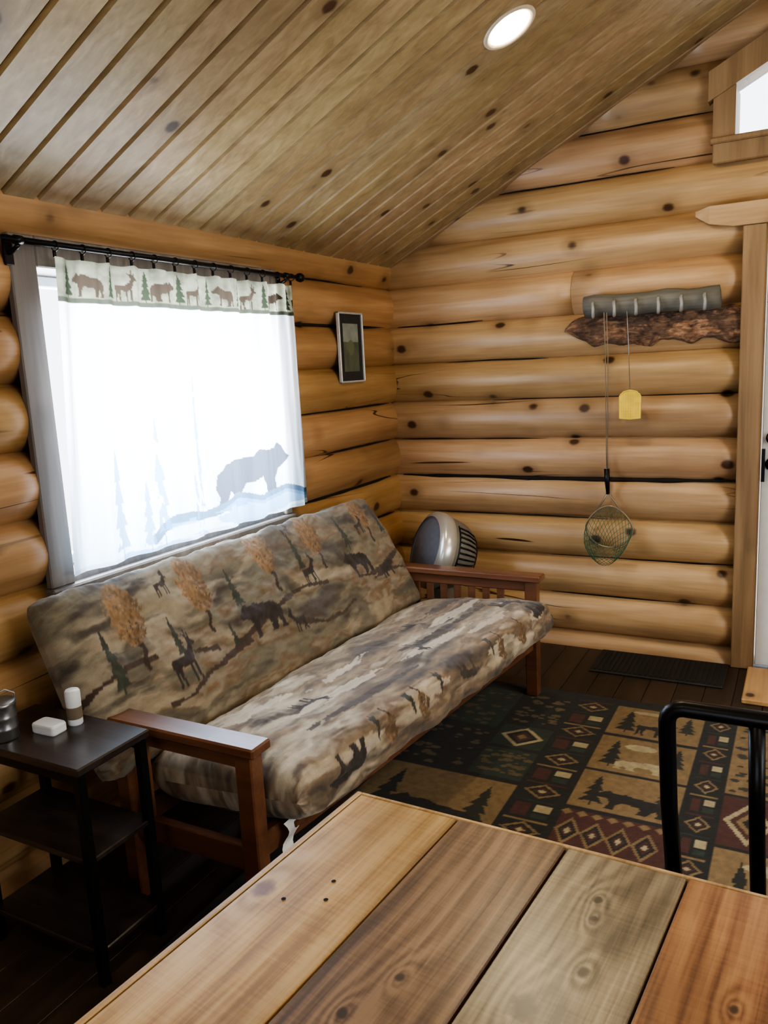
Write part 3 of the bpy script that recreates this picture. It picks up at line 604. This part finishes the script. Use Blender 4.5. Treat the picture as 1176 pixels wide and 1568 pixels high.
# ------------------------------------------------------------------ drum heater in the corner
mb=MB();hc=Vector((.43,-.36,.54));ax=Vector((-.66,-.68,.34)).normalized()
o=hc-ax*.16
mb.lathe([(0,0),(.07,.004),(.12,.02),(.155,.05),(.175,.09),(.187,.14),(.190,.20)],o,ax,0,n=56)
mb.lathe([(.191,.175),(.198,.180),(.202,.205),(.201,.235),(.192,.252),(.172,.262)],o,ax,1,n=56)
mb.lathe([(.176,.258),(.165,.252),(.15,.258),(.10,.278),(0,.288)],o,ax,2,n=56)
tocam=Vector((1.66,-3.64,.95)).normalized();ri=Vector((.88,.47,0));rd=(tocam*.6+ri*.7);rd=(rd-ax*rd.dot(ax)).normalized();tn=ax.cross(rd)
P=lambda a0,r_,h_: o+(rd*math.cos(a0)+tn*math.sin(a0))*r_+ax*h_
for k in range(9):
    a0=math.radians(-34+k*8.5)
    mb.tube([P(a0,.130,.028),P(a0,.160,.058),P(a0,.180,.10),P(a0,.1895,.15)],.0052,3,n=6)
for r_,h_ in ((.128,.026),(.1895,.155)):
    mb.tube([P(math.radians(q),r_,h_) for q in np.linspace(-38,38,12)],.004,3,n=6)
mb.box((hc.x-.13,hc.y-.13,0),(hc.x+.13,hc.y+.13,.03),0,(1,1,1),.01);mb.box((hc.x-.05,hc.y-.05,.03),(hc.x+.05,hc.y+.05,.38),0,(1,1,1),.01)
mb.obj('drum_heater',[simple('heater_grey',(.21,.20,.175),.35,.2),simple('silver_band',(.66,.65,.61),.28,.6,.03),simple('heater_face',(.16,.18,.23),.35),BLACK])
# ------------------------------------------------------------------ peg rail, bark, net, fly swatter
mb=MB();pts=[];R=[]
for i in range(14):
    x=1.115+i*(.60/13);pts.append((x,-.105,1.735+.004*math.sin(i)));R.append(.05*(1+.05*math.sin(i*1.7)))
mb.tube(pts,R,0,n=20)
for i in range(6):
    x=1.165+i*.098;mb.tube([(x,-.148,1.752),(x,-.170,1.744),(x+.005,-.178,1.715),(x+.003,-.170,1.688),(x,-.160,1.682)],.0075,1,n=8)
mb.obj('log_peg_rail',[GREYW,simple('peg_grey',(.36,.36,.34),.4,.3)])
mb=MB();n,m=140,40;s=np.linspace(0,1,n)[:,None]*np.ones((1,m));q=np.linspace(-1,1,m)[None,:]*np.ones((n,1))
zc=Z0+PITCH*7.5
ed_t=np.radians(50)*np.clip(s/.10,0,1)**.6*(.85+.3*(fbm(s*14,q*0,3)-.5));ed_b=np.radians(46)*np.clip((s-.02)/.16,0,1)**.8*(.80+.7*(fbm(s*9,q*0,8)-.5))
an=np.radians(8)*(1-s*.6)+np.where(q>0,q*ed_t,q*ed_b)
Rr=R_+.004+.014*fbm(s*34,q*7,7)*(1-np.abs(q)**6)*np.clip(s*30,0,1)*np.clip((1-s)*40,0,1);Xb=1.00+.80*s
bcn=fbm(s*16,q*3,17)[...,None];b2=fbm(s*50,q*8,19)[...,None];Cb=np.where(bcn>.53,np.array([1.8,1.6,1.45]),np.array([.85,.8,.82]))*(.5+b2)*np.ones((n,m,3))
mb.grid(Xb,.055-Rr*np.cos(an),zc+Rr*np.sin(an),0,Cb)
mb.obj('bark_strip',[BARK])
mb=MB();hx=1.228;yy=-.10
mb.tube([(1.22,-.176,1.70),(1.214,yy-.02,1.5),(1.215,yy,.95)],.0022,2,n=6);mb.tube([(1.232,-.176,1.70),(1.226,yy-.02,1.5),(1.219,yy,.95)],.0022,2,n=6)
mb.tube([(1.216,yy,.955),(1.218,yy,.90),(1.222,yy,.83)],[.014,.013,.009],0)
hoop=[];cz_=.655
for k in range(40):
    t=2*math.pi*k/40;w=.115*(1-.25*max(0,math.sin(t)));hoop.append((hx+w*math.cos(t),yy,cz_+.105*math.sin(t)+.01))
mb.tube(hoop,.005,1,closed=True,n=8);mb.tube([(1.222,yy,.84),(1.20,yy,.80),(1.165,yy,.74)],.005,1,n=8);mb.tube([(1.222,yy,.84),(1.25,yy,.80),(1.288,yy,.74)],.005,1,n=8)
def netpt(t,h):
    w=.115*(1-.25*max(0,math.sin(t)));f=1-h**2.2*.55
    x=hx+w*math.cos(t)*f-.02*h;z=cz_+.01+.105*math.sin(t)*(1-.55*h)-.15*h;y=yy-.05*math.sin(h*math.pi)+ (.02*math.sin(t)*h);return (x,y,z)
for k in range(26):
    for sg in (1,-1):
        mb.tube([netpt(2*math.pi*k/26+sg*h*1.3,h) for h in np.linspace(0,1,10)],.0011,3,n=4,cap=False)
mb.obj('fishing_net',[BLACK,simple('net_hoop',(.30,.24,.16),.4,.4),simple('cord',(.25,.2,.14),.8),simple('net_mesh_green',(.03,.13,.08),.7)])
mb=MB();fx,fy,fz=1.335,-.15,1.275
mb.tube([(1.325,-.180,1.70),(1.33,-.165,1.55),(fx,fy,fz+.06)],.0018,1,n=6)
for k in range(9): x=fx-.044+k*.011;mb.box((x-.0022,fy-.002,fz-.07),(x+.0022,fy+.002,fz+.055-abs(k-4)*.004),0)
for k in range(10): z=fz-.068+k*.0125;mb.box((fx-.046,fy-.0018,z-.0022),(fx+.046,fy+.0018,z+.0022),0)
ol=[(fx-.048,fy,fz-.07),(fx-.048,fy,fz+.035),(fx-.03,fy,fz+.055),(fx,fy,fz+.062),(fx+.03,fy,fz+.055),(fx+.048,fy,fz+.035),(fx+.048,fy,fz-.07),(fx,fy,fz-.074)]
mb.tube(ol,.0035,0,closed=True,n=6);mb.add([(p[0],fy+.001,p[2]) for p in ol],[tuple(range(8))],0)
mb.obj('fly_swatter',[simple('yellow_plastic',(.85,.62,.06),.5),simple('wire',(.4,.4,.4),.4,.8)])
# ------------------------------------------------------------------ recessed lights
EM=NT('lamp_lens');em=EM.n('ShaderNodeEmission');em.inputs[0].default_value=(1,.83,.55,1);em.inputs[1].default_value=40;EM.l(em.outputs[0],EM.out.inputs[0])
for i,(lx,ly) in enumerate(((1.159,-1.276),(1.159,-3.9),(3.25,-1.276),(3.25,-3.9))):  # only the first can is seen; the rest are added for warm ambient
    sg=1 if lx<RIDX else -1;nrm=Vector((CS*sg,0,-1)).normalized();o=Vector((lx,ly,cz(lx)))
    mb=MB();mb.lathe([(.074,-.004),(.074,.002),(.088,.007),(.094,.003),(.094,-.004)],o,nrm,0,n=40);mb.lathe([(0,.006),(.05,.005),(.074,.001)],o,nrm,1,n=40)
    mb.obj('recessed_light' ,[simple('lamp_trim',(.6,.5,.36),.5),EM.m])
    L=bpy.data.lights.new('can_light','AREA');L.shape='DISK';L.size=.14;L.energy=(10,2.5,12,4)[i];L.color=(1,.80,.52)
    lo=bpy.data.objects.new('can_light',L);bpy.context.collection.objects.link(lo);lo.location=o+nrm*.014;lo.rotation_euler=Vector((0,0,-1)).rotation_difference(nrm).to_euler()
# ------------------------------------------------------------------ daylight
W=bpy.data.worlds.new('sky');SC.world=W;W.use_nodes=True;b=W.node_tree.nodes['Background'];b.inputs[0].default_value=(.82,.91,1,1);b.inputs[1].default_value=3.8
def area(name,loc,rot,sx,sy,e,col):
    L=bpy.data.lights.new(name,'AREA');L.shape='RECTANGLE';L.size=sx;L.size_y=sy;L.energy=e;L.color=col
    o=bpy.data.objects.new(name,L);bpy.context.collection.objects.link(o);o.location=loc;o.rotation_euler=rot
    return o
h=math.pi/2
area('daylight_window_1',(-.35,-1.78,1.50),(0,-h,0),1.2,1.3,160,(.84,.92,1))
area('daylight_window_2',(RW+.3,-2.55,1.5),(0,h,0),1.1,1.8,55,(1,.96,.89))
area('added_back_daylight',(2.1,YB-.3,1.5),(h,0,0),1.7,1.0,5,(.95,.96,1))  # weak fill lamp for the added, unseen back window
# ------------------------------------------------------------------ camera
cam=bpy.data.cameras.new('camera');co=bpy.data.objects.new('camera',cam);bpy.context.collection.objects.link(co)
yaw,pit,rol=.4971,.1794,-.0511
f=Vector((-math.sin(yaw)*math.cos(pit),math.cos(yaw)*math.cos(pit),-math.sin(pit)));r=Vector((math.cos(yaw),math.sin(yaw),0));u=r.cross(f)
c,s=math.cos(rol),math.sin(rol);R0=c*r+s*u;R1=-s*r+c*u
co.matrix_world=Matrix(((R0.x,R1.x,-f.x,2.0809),(R0.y,R1.y,-f.y,-4.0121),(R0.z,R1.z,-f.z,1.495),(0,0,0,1)))
cam.sensor_fit='HORIZONTAL';cam.sensor_width=36;cam.lens=36*1705.84/1659;cam.clip_start=.02
SC.camera=co
SC.view_settings.view_transform='AgX';SC.view_settings.look='AgX - Medium High Contrast';SC.view_settings.exposure=0.18
